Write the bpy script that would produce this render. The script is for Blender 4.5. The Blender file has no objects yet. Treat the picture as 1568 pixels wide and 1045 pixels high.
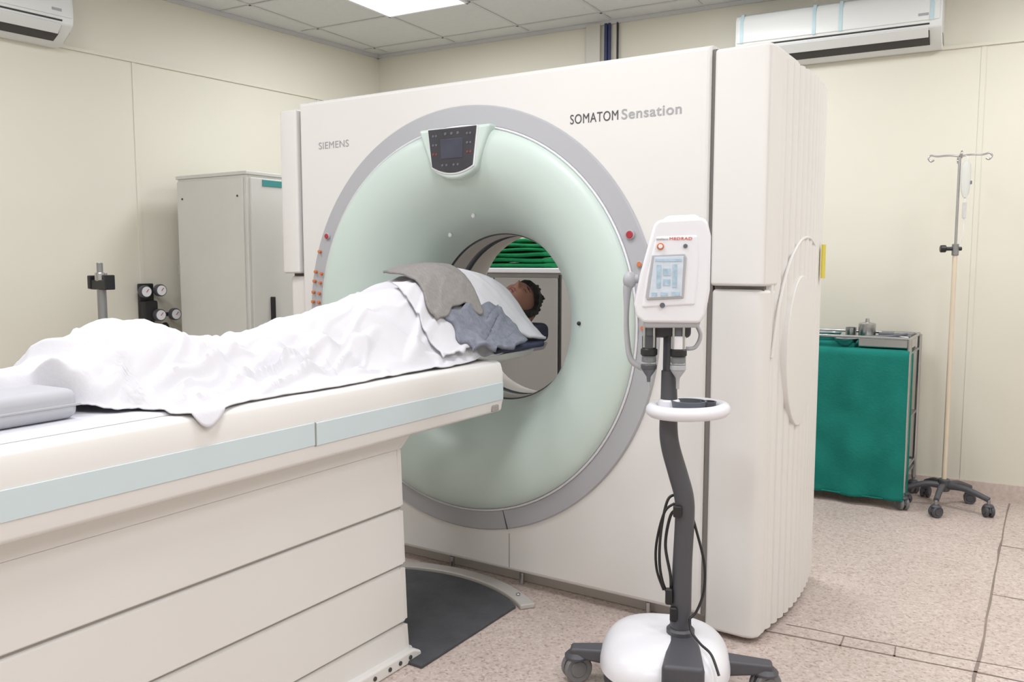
import bpy, bmesh, math, random
from mathutils import Vector, Matrix, noise
from math import sin, cos, pi, radians, exp, sqrt, atan2

sc = bpy.context.scene
try:
    sc.view_settings.view_transform = 'Standard'
    sc.view_settings.look = 'None'
except Exception as e:
    print(e)

# ------------------------------------------------------------------ materials
def lin(c):
    c = c/255.0
    return c/12.92 if c <= 0.04045 else ((c+0.055)/1.055)**2.4
def rgb(r, g, b): return (lin(r), lin(g), lin(b), 1)

def mat(name, col, rough=0.5, metal=0.0, var=0.03, vscale=3.0, bump=0.0, bscale=60.0, trans=0.0, emis=0.0, coat=0.0, spec=0.5, stretch=None):
    m = bpy.data.materials.new(name); m.use_nodes = True
    nt = m.node_tree; b = nt.nodes['Principled BSDF']
    b.inputs['Roughness'].default_value = rough
    b.inputs['Metallic'].default_value = metal
    b.inputs['Specular IOR Level'].default_value = spec
    tc = nt.nodes.new('ShaderNodeTexCoord')
    mp = nt.nodes.new('ShaderNodeMapping')
    if stretch: mp.inputs['Scale'].default_value = stretch
    nt.links.new(tc.outputs['Object'], mp.inputs['Vector'])
    n = nt.nodes.new('ShaderNodeTexNoise'); n.inputs['Scale'].default_value = vscale
    n.inputs['Detail'].default_value = 4
    nt.links.new(mp.outputs[0], n.inputs['Vector'])
    r = nt.nodes.new('ShaderNodeValToRGB')
    r.color_ramp.elements[0].position = 0.3; r.color_ramp.elements[1].position = 0.7
    r.color_ramp.elements[0].color = tuple(max(0, c*(1-var)) for c in col[:3])+(1,)
    r.color_ramp.elements[1].color = tuple(min(1, c*(1+var)) for c in col[:3])+(1,)
    nt.links.new(n.outputs['Fac'], r.inputs['Fac'])
    nt.links.new(r.outputs['Color'], b.inputs['Base Color'])
    if bump > 0:
        n2 = nt.nodes.new('ShaderNodeTexNoise'); n2.inputs['Scale'].default_value = bscale
        n2.inputs['Detail'].default_value = 3
        nt.links.new(mp.outputs[0], n2.inputs['Vector'])
        bp = nt.nodes.new('ShaderNodeBump'); bp.inputs['Strength'].default_value = bump
        bp.inputs['Distance'].default_value = 0.01
        nt.links.new(n2.outputs['Fac'], bp.inputs['Height'])
        nt.links.new(bp.outputs['Normal'], b.inputs['Normal'])
    if trans: b.inputs['Transmission Weight'].default_value = trans; b.inputs['IOR'].default_value = 1.2
    if coat: b.inputs['Coat Weight'].default_value = coat
    if emis:
        b.inputs['Emission Color'].default_value = col; b.inputs['Emission Strength'].default_value = emis
    return m

M = {}
M['white'] = mat('gantry_white', rgb(226,224,222), 0.42, var=0.008)
M['white2'] = mat('plastic_white', rgb(230,230,236), 0.3, var=0.01)
M['offwhite'] = mat('plinth_beige', rgb(190,186,182), 0.5)
M['mint'] = mat('mint_plastic', rgb(202,217,211), 0.38, var=0.01)
M['ring'] = mat('ring_grey', rgb(176,177,182), 0.4, var=0.01)
M['seam'] = mat('seam_dark', rgb(70,68,68), 0.7)
M['seamm'] = mat('seam_mid', rgb(118,113,110), 0.7)
M['seaml'] = mat('seam_light', rgb(160,155,150), 0.7)
M['joint'] = mat('slab_joint', rgb(140,126,118), 0.8, var=0.15, vscale=8)
M['blue'] = mat('stripe_blue', rgb(202,216,221), 0.35, var=0.01)
M['tablew'] = mat('table_white', rgb(227,225,223), 0.4, var=0.01)
M['sheet'] = mat('sheet_cotton', rgb(214,213,219), 0.95, var=0.01, bump=0.08, bscale=90, spec=0.15)
M['pad'] = mat('mattress_white', rgb(214,214,221), 0.7, bump=0.05)
M['greypad'] = mat('cushion_grey', rgb(178,179,186), 0.6)
M['towel'] = mat('towel_grey', rgb(148,144,142), 0.95, var=0.14, vscale=60, bump=0.3, bscale=150, stretch=(1,6,1), spec=0.1)
M['bluegrey'] = mat('blanket_bluegrey', rgb(130,134,146), 0.95, var=0.14, vscale=50, bump=0.3, bscale=120, spec=0.1)
M['navy'] = mat('navy_fabric', rgb(70,73,92), 0.9, var=0.1, vscale=20, bump=0.3, spec=0.1)
M['shirt'] = mat('shirt_fabric', rgb(104,106,128), 0.9, var=0.06, vscale=20, bump=0.3, spec=0.1)
M['skin'] = mat('skin', rgb(142,100,84), 0.6, var=0.05, vscale=20)
M['lip'] = mat('lip', rgb(118,68,62), 0.5)
M['hair'] = mat('hair_dark', rgb(28,24,24), 0.7, var=0.4, vscale=60, bump=0.8, bscale=120)
M['black'] = mat('black_plastic', rgb(34,34,36), 0.4)
M['dark'] = mat('dark_grey_plastic', rgb(78,78,84), 0.45)
M['dark2'] = mat('mid_grey_plastic', rgb(98,102,110), 0.4)
M['steel'] = mat('steel', rgb(190,190,192), 0.25, metal=1.0)
M['steeld'] = mat('steel_painted', rgb(150,150,150), 0.35, metal=0.6)
M['beige'] = mat('pole_beige', rgb(222,208,188), 0.4)
M['green'] = mat('green_cloth', rgb(34,122,112), 0.95, var=0.10, vscale=8, bump=0.2, bscale=80, spec=0.1)
M['green2'] = mat('green_linen', rgb(34,124,76), 0.95, var=0.14, vscale=10, bump=0.2, spec=0.1)
M['cab'] = mat('cabinet_paint', rgb(208,208,203), 0.45)
M['cab2'] = mat('cupboard_grey', rgb(166,164,162), 0.5)
M['teal'] = mat('label_teal', rgb(60,140,140), 0.5)
M['yellow'] = mat('sticker_yellow', rgb(215,198,70), 0.5)
M['orange'] = mat('button_orange', rgb(205,122,78), 0.4)
M['red'] = mat('button_red', rgb(170,50,62), 0.4)
M['screen'] = mat('display_dark', rgb(66,66,72), 0.25, var=0.1, vscale=14)
M['screen2'] = mat('display_window', rgb(74,76,90), 0.2, var=0.1, vscale=14)
M['keyred'] = mat('key_red', rgb(130,66,60), 0.4)
M['lcd'] = mat('display_light', rgb(206,216,228), 0.25, var=0.08, vscale=40)
M['lcdb'] = mat('display_icons', rgb(172,196,214), 0.3, var=0.15, vscale=60)
M['glass'] = mat('clear_plastic', rgb(240,244,246), 0.12, trans=0.85)
M['bag'] = mat('bag_plastic', rgb(236,238,236), 0.3, trans=0.55)
M['mat'] = mat('rubber_mat', rgb(74,75,80), 0.75, var=0.15, vscale=12, bump=0.2)
M['ac'] = mat('ac_white', rgb(228,231,231), 0.35, var=0.01)
M['tape'] = mat('tape_blue', rgb(188,214,222), 0.4)
M['textd'] = mat('letter_dark', rgb(76,76,80), 0.5)
M['textg'] = mat('letter_grey', rgb(166,166,170), 0.5)
M['textr'] = mat('letter_red', rgb(220,80,60), 0.5)
M['conduit'] = mat('conduit_white', rgb(206,203,195), 0.5)
M['navyc'] = mat('cable_navy', rgb(50,58,100), 0.5)
M['wheel'] = mat('caster_tyre', rgb(120,120,122), 0.5)
M['wall'] = mat('wall_paint_cream', rgb(222,219,206), 0.55, var=0.02, vscale=0.9, bump=0.04, bscale=12)
M['ceil'] = mat('ceiling_tile', rgb(214,216,217), 0.8, var=0.02, vscale=40, bump=0.05, bscale=120)
M['tbar'] = mat('ceiling_tbar', rgb(202,203,205), 0.5)
M['light'] = mat('light_panel', (1,1,1,1), 0.5, var=0, emis=2.4)
M['base'] = mat('skirting_terrazzo', rgb(205,190,183), 0.5, var=0.1, vscale=60)

def floormat():
    m = bpy.data.materials.new('terrazzo_floor'); m.use_nodes = True
    nt = m.node_tree; b = nt.nodes['Principled BSDF']
    b.inputs['Roughness'].default_value = 0.45
    tc = nt.nodes.new('ShaderNodeTexCoord')
    v = nt.nodes.new('ShaderNodeTexVoronoi'); v.inputs['Scale'].default_value = 130
    n = nt.nodes.new('ShaderNodeTexNoise'); n.inputs['Scale'].default_value = 1.6; n.inputs['Detail'].default_value = 6
    n2 = nt.nodes.new('ShaderNodeTexNoise'); n2.inputs['Scale'].default_value = 45; n2.inputs['Detail'].default_value = 3
    for x in (v, n, n2): nt.links.new(tc.outputs['Object'], x.inputs['Vector'])
    sep = nt.nodes.new('ShaderNodeSeparateColor'); nt.links.new(v.outputs['Color'], sep.inputs[0])
    r1 = nt.nodes.new('ShaderNodeValToRGB')
    e = r1.color_ramp.elements
    e[0].position = 0.0; e[0].color = rgb(176,154,147)
    e[1].position = 1.0; e[1].color = rgb(222,210,204)
    a = e.new(0.12); a.color = rgb(195,178,171)
    a = e.new(0.3); a.color = rgb(207,192,185)
    a = e.new(0.8); a.color = rgb(212,198,191)
    nt.links.new(sep.outputs[0], r1.inputs['Fac'])
    r2 = nt.nodes.new('ShaderNodeValToRGB')
    r2.color_ramp.elements[0].position = 0.35; r2.color_ramp.elements[0].color = (0.90,0.89,0.88,1)
    r2.color_ramp.elements[1].position = 0.65; r2.color_ramp.elements[1].color = (1,1,1,1)
    nt.links.new(n.outputs['Fac'], r2.inputs['Fac'])
    r3 = nt.nodes.new('ShaderNodeValToRGB')
    r3.color_ramp.elements[0].position = 0.35; r3.color_ramp.elements[0].color = (0.90,0.88,0.87,1)
    r3.color_ramp.elements[1].position = 0.6; r3.color_ramp.elements[1].color = (1,1,1,1)
    nt.links.new(n2.outputs['Fac'], r3.inputs['Fac'])
    mx = nt.nodes.new('ShaderNodeMixRGB'); mx.blend_type = 'MULTIPLY'; mx.inputs[0].default_value = 1
    nt.links.new(r1.outputs[0], mx.inputs[1]); nt.links.new(r2.outputs[0], mx.inputs[2])
    mx2 = nt.nodes.new('ShaderNodeMixRGB'); mx2.blend_type = 'MULTIPLY'; mx2.inputs[0].default_value = 1
    nt.links.new(mx.outputs[0], mx2.inputs[1]); nt.links.new(r3.outputs[0], mx2.inputs[2])
    nt.links.new(mx2.outputs[0], b.inputs['Base Color'])
    return m
M['floor'] = floormat()

# ------------------------------------------------------------------ helpers
def empty(name, loc=(0,0,0), rz=0.0):
    o = bpy.data.objects.new(name, None); o.location = loc; o.rotation_euler = (0,0,rz)
    o.empty_display_size = 0.1
    sc.collection.objects.link(o); return o

def obj(name, verts, faces, m, parent=None, smooth=True, angle=35, bevel=0, seg=3, sub=0, loc=None, rot=None, solid=0):
    me = bpy.data.meshes.new(name)
    me.from_pydata([tuple(v) for v in verts], [], faces)
    bm = bmesh.new(); bm.from_mesh(me)
    bmesh.ops.recalc_face_normals(bm, faces=bm.faces)
    bm.to_mesh(me); bm.free()
    if smooth:
        me.shade_smooth()
        me.set_sharp_from_angle(angle=radians(angle))
    ms = m if isinstance(m, (list, tuple)) else [m]
    for k in ms: me.materials.append(M[k])
    o = bpy.data.objects.new(name, me); sc.collection.objects.link(o)
    if parent: o.parent = parent
    if loc: o.location = loc
    if rot: o.rotation_euler = rot
    if solid:
        md = o.modifiers.new('sol', 'SOLIDIFY'); md.thickness = solid; md.offset = 1
    if bevel:
        md = o.modifiers.new('bev', 'BEVEL'); md.width = bevel; md.segments = seg
        md.limit_method = 'ANGLE'; md.angle_limit = radians(30); md.harden_normals = True
    if sub:
        md = o.modifiers.new('sub', 'SUBSURF'); md.levels = sub; md.render_levels = sub
    return o

def box(name, c, s, m, parent=None, bevel=0.004, rot=None, seg=3):
    x, y, z = s[0]/2, s[1]/2, s[2]/2
    v = [(-x,-y,-z),(x,-y,-z),(x,y,-z),(-x,y,-z),(-x,-y,z),(x,-y,z),(x,y,z),(-x,y,z)]
    f = [(0,3,2,1),(4,5,6,7),(0,1,5,4),(1,2,6,5),(2,3,7,6),(3,0,4,7)]
    bevel = min(bevel, min(s)*0.45)
    return obj(name, v, f, m, parent, bevel=bevel, seg=seg, loc=c, rot=rot)

def prism(name, poly, plane, a, b, m, parent=None, bevel=0.0, seg=3, loc=None, rot=None):
    def P(p, h):
        if plane == 'XZ': return (p[0], h, p[1])
        if plane == 'XY': return (p[0], p[1], h)
        return (h, p[0], p[1])
    n = len(poly)
    v = [P(p, a) for p in poly]+[P(p, b) for p in poly]
    f = [tuple(range(n)), tuple(range(2*n-1, n-1, -1))]
    for i in range(n):
        j = (i+1) % n; f.append((i, j, n+j, n+i))
    return obj(name, v, f, m, parent, bevel=bevel, seg=seg, loc=loc, rot=rot)

def lathe(name, prof, m, parent=None, axis='Z', c=(0,0,0), seg=48, closed=False, rot=None, scale=None):
    v = []; f = []
    n = len(prof)
    for i in range(seg):
        t = 2*pi*i/seg
        for r, h in prof:
            if axis == 'Z': v.append((r*cos(t), r*sin(t), h))
            elif axis == 'Y': v.append((r*cos(t), h, r*sin(t)))
            else: v.append((h, r*cos(t), r*sin(t)))
    for i in range(seg):
        j = (i+1) % seg
        for k in range(n if closed else n-1):
            l = (k+1) % n
            f.append((i*n+k, j*n+k, j*n+l, i*n+l))
    o = obj(name, v, f, m, parent, loc=c, rot=rot)
    bm = bmesh.new(); bm.from_mesh(o.data)
    bmesh.ops.remove_doubles(bm, verts=bm.verts, dist=1e-5)
    bmesh.ops.recalc_face_normals(bm, faces=bm.faces)
    bm.to_mesh(o.data); bm.free()
    if scale: o.scale = scale
    return o

def cyl(name, p1, p2, r, m, parent=None, r2=None, seg=24):
    p1 = Vector(p1); p2 = Vector(p2); d = p2-p1; L = d.length
    r2 = r if r2 is None else r2
    e = min(r, r2, L)*0.15
    prof = [(0,0),(r-e,0),(r,e),(r2,L-e),(r2-e,L),(0,L)]
    o = lathe(name, prof, m, parent, 'Z', p1, seg)
    o.rotation_mode = 'QUATERNION'
    o.rotation_quaternion = Vector((0,0,1)).rotation_difference(d.normalized())
    return o

def catmull(pts, n=8, closed=False):
    out = []
    N = len(pts)
    rng = range(N) if closed else range(N-1)
    for i in rng:
        if closed: p0, p1, p2, p3 = pts[(i-1)%N], pts[i], pts[(i+1)%N], pts[(i+2)%N]
        else: p0, p1, p2, p3 = pts[max(i-1,0)], pts[i], pts[i+1], pts[min(i+2,N-1)]
        for k in range(n):
            t = k/n
            out.append(tuple(0.5*((2*b)+(-a+c)*t+(2*a-5*b+4*c-d)*t*t+(-a+3*b-3*c+d)*t**3) for a,b,c,d in zip(p0,p1,p2,p3)))
    if not closed: out.append(tuple(pts[-1]))
    return out

def tube(name, pts, r, m, parent=None, seg=12, n=8, closed=False, flat=1.0):
    if isinstance(r, (int, float)): r = [r]*len(pts)
    P4 = catmull([tuple(p)+(rr,) for p, rr in zip(pts, r)], n, closed) if n > 1 else [tuple(p)+(rr,) for p, rr in zip(pts, r)]
    P = [Vector(p[:3]) for p in P4]; R = [p[3] for p in P4]
    N = len(P); v = []; f = []
    up = None
    for i in range(N):
        if closed: T = (P[(i+1)%N]-P[i-1])
        else: T = P[min(i+1,N-1)]-P[max(i-1,0)]
        T.normalize()
        if up is None:
            up = Vector((0,0,1)) if abs(T.z) < 0.9 else Vector((1,0,0))
        s = T.cross(up)
        if s.length < 1e-6: s = T.orthogonal()
        s.normalize(); up = s.cross(T).normalized()
        for k in range(seg):
            a = 2*pi*k/seg
            v.append(P[i]+s*cos(a)*R[i]+up*sin(a)*R[i]*flat)
    for i in range(N if closed else N-1):
        j = (i+1) % N
        for k in range(seg):
            l = (k+1) % seg
            f.append((i*seg+k, i*seg+l, j*seg+l, j*seg+k))
    if not closed:
        f.append(tuple(range(seg))); f.append(tuple(range((N-1)*seg, N*seg)))
    return obj(name, v, f, m, parent, angle=60)

def text(name, s, width, m, parent, loc, rot=(pi/2,0,0), bold=0.0, height=None):
    cu = bpy.data.curves.new(name, 'FONT'); cu.body = s; cu.size = 1; cu.extrude = 0.01; cu.offset = bold
    cu.space_character = 1.08
    t = bpy.data.objects.new(name+'_c', cu); sc.collection.objects.link(t)
    bpy.context.view_layer.update()
    me = bpy.data.meshes.new_from_object(t.evaluated_get(bpy.context.evaluated_depsgraph_get()))
    bpy.data.objects.remove(t)
    xs = [v.co.x for v in me.vertices]; ys = [v.co.y for v in me.vertices]
    w = max(xs)-min(xs); x0 = min(xs); k = width/w
    ky = k if height is None else height/(max(ys)-min(ys))
    for v in me.vertices: v.co = Vector(((v.co.x-x0)*k, v.co.y*ky, v.co.z*0.05))
    me.materials.clear(); me.materials.append(M[m])
    o = bpy.data.objects.new(name, me); sc.collection.objects.link(o); o.parent = parent
    o.location = loc; o.rotation_euler = rot
    return o

def ell(name, c, r, m, parent=None, seg=24, rings=16, rot=None):
    prof = [(sin(pi*i/rings), -cos(pi*i/rings)) for i in range(rings+1)]
    return lathe(name, prof, m, parent, 'Z', c, seg, rot=rot, scale=r)

def interp(tab, y):
    if y <= tab[0][0]: return tab[0][1]
    if y >= tab[-1][0]: return tab[-1][1]
    for i in range(len(tab)-1):
        if tab[i][0] <= y <= tab[i+1][0]:
            y0, a = tab[i]; y1, b = tab[i+1]
            am = tab[i-1] if i > 0 else tab[i]; bp = tab[i+2] if i+2 < len(tab) else tab[i+1]
            h = y1-y0
            m0 = (b-am[1])/(y1-am[0]); m1 = (bp[1]-a)/(bp[0]-y0)
            t = (y-y0)/h
            return (2*t**3-3*t**2+1)*a+(t**3-2*t**2+t)*h*m0+(-2*t**3+3*t**2)*b+(t**3-t**2)*h*m1

def caster(parent, x, y, r=0.035, z=0.0, a=0.0, top=None, nm=''):
    top = top or (z+2*r+0.02)
    ca, sa = cos(a), sin(a)
    for s in (-1, 1):
        dx = s*0.014
        lathe('caster_wheel'+nm, [(0,-0.009),(r*0.55,-0.009),(r*0.6,-0.006),(r-0.004,-0.009),(r,-0.005),(r,0.005),(r-0.004,0.009),(r*0.6,0.006),(r*0.55,0.009),(0,0.009)],
              'wheel' if r > 0.03 else 'dark', parent, 'X', (x+dx*ca, y+dx*sa, z+r), 24, rot=(0,0,a))
    prism('caster_fork'+nm, [(-r*0.9, r*0.9),(-r*0.7, r*1.7),(0, 2.15*r),(r*0.7, r*1.9),(r*0.9, r*1.1),(r*0.25,r*0.8)], 'YZ', -0.004, 0.004, 'dark', parent, loc=(x, y, z), rot=(0,0,a))
    lathe('caster_hood'+nm, [(0,2.2*r),(r*0.6,2.15*r),(r*0.85,1.9*r),(r*0.85,1.75*r),(0,1.75*r)], 'dark', parent, 'Z', (x,y,z), 20)
    cyl('caster_stem'+nm, (x,y,z+1.8*r), (x,y,top), 0.009, 'steeld', parent)

# ------------------------------------------------------------------ room
CH = 2.86
A = Vector((-4.42, 5.00)); B = Vector((2.3, 5.38)); C = Vector((2.3, -1.6)); D = Vector((-4.766, -1.6))
def wall(name, p, q, m='wall'):
    d = (q-p).normalized(); n = Vector((-d.y, d.x))
    cen = (A+C)/2
    if (cen-p).dot(n) > 0: n = -n
    n = n*0.12
    pts = [p-d*0.12, q+d*0.12, q+d*0.12+n, p-d*0.12+n]
    return prism(name, [tuple(t) for t in pts], 'XY', 0, CH, m)
wb = wall('wall_back', A, B); wl = wall('wall_left', D, A); wr = wall('wall_right', B, C); wf = wall('wall_front', C, D)
fl = prism('floor', [tuple(A), tuple(B), tuple(C), tuple(D)], 'XY', -0.1, 0.0, 'floor')
ce = prism('ceiling', [tuple(A), tuple(B), tuple(C), tuple(D)], 'XY', CH, CH+0.1, 'ceil')
def strip(name, p, q, z0, z1, t, m):
    d = (q-p).normalized(); n = Vector((-d.y, d.x))
    if ((A+C)/2-p).dot(n) < 0: n = -n
    n = n*t
    return prism(name, [tuple(p), tuple(q), tuple(q+n), tuple(p+n)], 'XY', z0, z1, m)
strip('baseboard_back', A, B, 0, 0.09, 0.012, 'base')
strip('baseboard_left', D, A, 0, 0.09, 0.012, 'base')
strip('trim_1', A, B, 2.44, 2.458, 0.012, 'wall')
strip('trim_2', D, A, 2.44, 2.458, 0.012, 'wall')
strip('trim_3', A, B, CH-0.025, CH-0.001, 0.02, 'tbar')
strip('trim_4', D, A, CH-0.025, CH-0.001, 0.02, 'tbar')
def vseam(name, p, q, s, z0=0.09, z1=2.44):
    d = (q-p).normalized(); c = p+(q-p).normalized()*s
    strip(name, c-d*0.012, c+d*0.012, z0, z1, 0.004, 'wall')
k = 5
for s in (0.35, 1.55, 2.8, 4.05): vseam('trim_%d' % k, A, B, s); k += 1
for s in (0.9, 2.15, 3.4, 4.62, 6.0): vseam('trim_%d' % k, D, A, s); k += 1

# ceiling grid
ang = atan2(B.y-A.y, B.x-A.x)
ex = Vector((cos(ang), sin(ang))); ey = Vector((-sin(ang), cos(ang)))
org = Vector((-3.65, 4.24))
gv = []; gf = []
def inroom(p):
    return p.x > -4.42-(5.0-p.y)*0.0524+0.02 and p.x < 2.28 and p.y > -1.58 and p.y < 5.25+0.0566*p.x-0.02
def bar(p, q, w=0.009):
    N = 200; ins = [i for i in range(N+1) if inroom(p+(q-p)*(i/N))]
    if not ins: return
    a = p+(q-p)*(ins[0]/N); b = p+(q-p)*(ins[-1]/N)
    d = (b-a).normalized(); n = Vector((-d.y, d.x))*w
    i0 = len(gv)
    for z in (CH-0.005, CH-0.001):
        for t in (a-n, b-n, b+n, a+n): gv.append((t.x, t.y, z))
    gf.extend([(i0,i0+1,i0+2,i0+3),(i0+4,i0+5,i0+6,i0+7),(i0,i0+1,i0+5,i0+4),(i0+2,i0+3,i0+7,i0+6)])
for i in range(-3, 12): bar(org+ex*(0.6*i)-ey*8, org+ex*(0.6*i)+ey*3)
for j in range(-11, 3): bar(org+ey*(0.6*j)-ex*3, org+ey*(0.6*j)+ex*8)
obj('ceiling_grid', gv, gf, 'tbar', ce, smooth=False)

LP = 18.0
def clight(i, j):
    c = org+ex*(0.6*i+0.3)-ey*(0.6*j+0.3)
    e = empty('ceiling_light', (c.x, c.y, CH), ang)
    box('diffuser', (0,0,-0.008), (0.57,0.57,0.01), 'light', e, 0.002)
    for a, b2, sx, sy in ((0,0.291,0.6,0.018),(0,-0.291,0.6,0.018),(0.291,0,0.018,0.6),(-0.291,0,0.018,0.6)):
        box('frame', (a,b2,-0.009), (sx,sy,0.014), 'white2', e, 0.002)
    ld = bpy.data.lights.new('panel_lamp', 'AREA'); ld.shape = 'SQUARE'; ld.size = 0.56; ld.energy = LP
    ld.color = (0.97, 0.978, 1.0)
    lo = bpy.data.objects.new('panel_lamp', ld); sc.collection.objects.link(lo); lo.parent = e; lo.location = (0,0,-0.03)
for i, j in ((0,0),(3,0),(6,0),(0,4),(3,4),(6,4),(8,2),(1,7),(4,7),(7,7)):
    clight(i, j)

# floor joints
jv = []; jf = []
def joint(x0, y0, x1, y1, w=0.003):
    d = Vector((x1-x0, y1-y0)).normalized(); n = Vector((-d.y, d.x))*w; i0 = len(jv)
    N = 24
    for i in range(N+1):
        p = Vector((x0, y0)).lerp(Vector((x1, y1)), i/N)
        ww = 1+0.8*noise.noise(Vector((p.x*9, p.y*9, 1)))
        of = 0.009*noise.noise(Vector((p.x*5, p.y*5, 4)))
        q = p+n.normalized()*of
        jv.append((q.x-n.x*ww, q.y-n.y*ww, 0.0012)); jv.append((q.x+n.x*ww, q.y+n.y*ww, 0.0012))
    for i in range(N):
        a = i0+2*i; jf.append((a, a+2, a+3, a+1))
joint(-0.145, 1.0, -0.145, 5.18, 0.004)
for y in (3.708, 4.38): joint(-0.145, y, 2.25, y)
joint(-0.80, 2.90, 1.2, 3.06, 0.004); joint(-0.75, 2.99, 1.2, 3.15, 0.0025)
joint(-0.55, 2.91, -0.555, 3.0); joint(-0.38, 2.93, -0.39, 3.01)
joint(0.55, 1.0, 0.55, 5.2)
obj('slab_joints', jv, jf, 'joint', fl, smooth=False)

# ------------------------------------------------------------------ CT gantry
G = empty('ct_scanner_gantry', (-2.0, 2.75, 0))
BZ = 1.06
XL, XR, ZB, ZT, DP = -0.91, 1.015, 0.065, 2.01, 0.76
def rectpt(a, ins):
    dx, dz = cos(a), sin(a)
    ts = []
    if dx > 1e-9: ts.append((XR-ins)/dx)
    if dx < -1e-9: ts.append((XL+ins)/dx)
    if dz > 1e-9: ts.append((ZT-BZ-ins)/dz)
    if dz < -1e-9: ts.append((ZB-BZ+ins)/dz)
    t = min(ts); return (dx*t, BZ+dz*t)
angs = sorted(set([2*pi*i/160 for i in range(160)]+[atan2(z-BZ, x) % (2*pi) for x in (XL,XR) for z in (ZB,ZT)]))
loops = []
loops.append([(0.85*cos(a), 0.03, BZ+0.85*sin(a)) for a in angs])
loops.append([(0.85*cos(a), 0.0, BZ+0.85*sin(a)) for a in angs])
for ins, y in ((0.016,0.0),(0.008,0.003),(0.002,0.009),(0.0,0.018),(0.0,DP-0.02),(0.015,DP)):
    loops.append([(rectpt(a, ins)[0], y, rectpt(a, ins)[1]) for a in angs])
loops.append([(0.47*cos(a), DP, BZ+0.47*sin(a)) for a in angs])
v = [p for l in loops for p in l]; n = len(angs); f = []
for k in range(len(loops)-1):
    for i in range(n):
        j = (i+1) % n; f.append((k*n+i, k*n+j, (k+1)*n+j, (k+1)*n+i))
obj('body_shell', v, f, 'white', G, angle=10)
lathe('grey_ring', [(0.85,0.02),(0.85,-0.004),(0.845,-0.010),(0.775,-0.014),(0.770,-0.010),(0.770,0.02)], 'ring', G, 'Y', (0,0,BZ), 128)
lathe('ring_edge', [(0.772,0.01),(0.772,-0.018),(0.768,-0.021),(0.764,-0.018),(0.764,0.01)], 'white2', G, 'Y', (0,0,BZ), 128)
fun = [(0.764,0.0),(0.762,-0.020),(0.752,-0.034),(0.73,-0.043),(0.70,-0.046),(0.66,-0.043),(0.61,-0.030),(0.56,-0.006),(0.51,0.030),(0.47,0.072),(0.43,0.125),(0.40,0.18),(0.375,0.245),(0.36,0.30)]
fun = catmull(fun, 4)
lathe('mint_funnel', fun, 'mint', G, 'Y', (0,0,BZ), 128)
lathe('bore_gap_ring', [(0.362,0.296),(0.372,0.300),(0.372,0.312),(0.355,0.314)], 'dark2', G, 'Y', (0,0,BZ), 96)
lathe('bore_tunnel', [(0.355,0.312),(0.352,0.318),(0.352,0.41),(0.356,0.412),(0.356,0.42)], 'offwhite', G, 'Y', (0,0,BZ), 96)
lathe('bore_scan_window', [(0.356,0.418),(0.362,0.42),(0.362,0.465),(0.356,0.467)], 'dark2', G, 'Y', (0,0,BZ), 96)
lathe('bore_rear', [(0.354,0.466),(0.354,0.54),(0.37,0.63),(0.41,0.71),(0.475,DP+0.004)], 'offwhite', G, 'Y', (0,0,BZ), 96)
for a in (-75,):
    t = radians(a)
    box('ring_seam', (0.81*cos(t), -0.012, BZ+0.81*sin(t)), (0.08, 0.004, 0.003), 'seam', G, 0, rot=(0,-t,0))
box('panel_seam', (0.222, -0.0005, 0.15), (0.003, 0.003, 0.14), 'seaml', G, 0)
box('column_seam', (1.024, 0.02, 1.03), (0.016, 0.02, 1.93), 'seamm', G, 0)
prism('right_cover_upper', [(1.030,-0.012),(1.18,-0.022),(1.205,-0.018),(1.218,0.0),(1.222,0.05),(1.222,0.3),(1.030,0.3)], 'XY', 1.219, 1.99, 'white', G, bevel=0.012)
prism('right_cover_lower', [(1.030,0.004),(1.17,-0.002),(1.20,0.006),(1.215,0.03),(1.218,0.08),(1.218,0.3),(1.030,0.3)], 'XY', 0.02, 1.208, 'white', G, bevel=0.014)
box('right_cover_gap', (1.12,0.15,1.214), (0.165,0.27,0.02), 'seamm', G, 0)
def flute(z0, z1, name, x0=1.194, y0=0.03, y1=0.77, bul=0.035):
    pts = []
    N = 260; nf = 13
    for i in range(N+1):
        t = i/N
        y = y0+(y1-y0)*t
        x = x0+bul*sin(pi*min(1,t*0.95+0.02))
        fl_ = abs(sin(pi*nf*t)); x += 0.018*(fl_**0.35)*(1 if 0.03 < t < 0.97 else 0.3)
        pts.append((x, y))
    pts += [(1.03, y1), (1.03, y0)]
    return prism(name, pts, 'XY', z0, z1, 'white', G, bevel=0.0)
flute(0.03, 1.965, 'right_fluted_side')
def onside(yc, zc, ry, rz, name, m, x0, x1, n=48):
    pts = [(yc+ry*cos(a), zc+rz*sin(a)) for a in [2*pi*i/n for i in range(n)]]
    return prism(name, pts, 'YZ', x0, x1, m, G, bevel=0.004)
onside(0.34, 0.98, 0.19, 0.27, 'side_oval_cover', 'white', 1.20, 1.250)
tube('side_arch_line', [(1.222,0.06,0.98),(1.230,0.10,1.15),(1.238,0.18,1.29),(1.243,0.30,1.37),(1.244,0.42,1.385),(1.240,0.52,1.36)], 0.0055, 'white', G)
box('warning_sticker', (1.243,0.66,1.30), (0.006,0.05,0.13), 'yellow', G, 0.001)
prism('left_cover_upper', [(-0.922,-0.008),(-1.01,-0.012),(-1.034,0.0),(-1.042,0.05),(-1.06,0.4),(-1.04,0.76),(-0.915,0.76)], 'XY', 1.245, 1.985, 'white', G, bevel=0.010)
prism('left_cover_lower', [(-0.915,0.02),(-1.00,0.02),(-1.02,0.04),(-1.03,0.08),(-1.05,0.4),(-1.03,0.76),(-0.915,0.76)], 'XY', 0.03, 1.232, 'white', G, bevel=0.012)
box('left_cover_gap', (-0.965,0.3,1.238), (0.1,0.5,0.016), 'seamm', G, 0)
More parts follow.
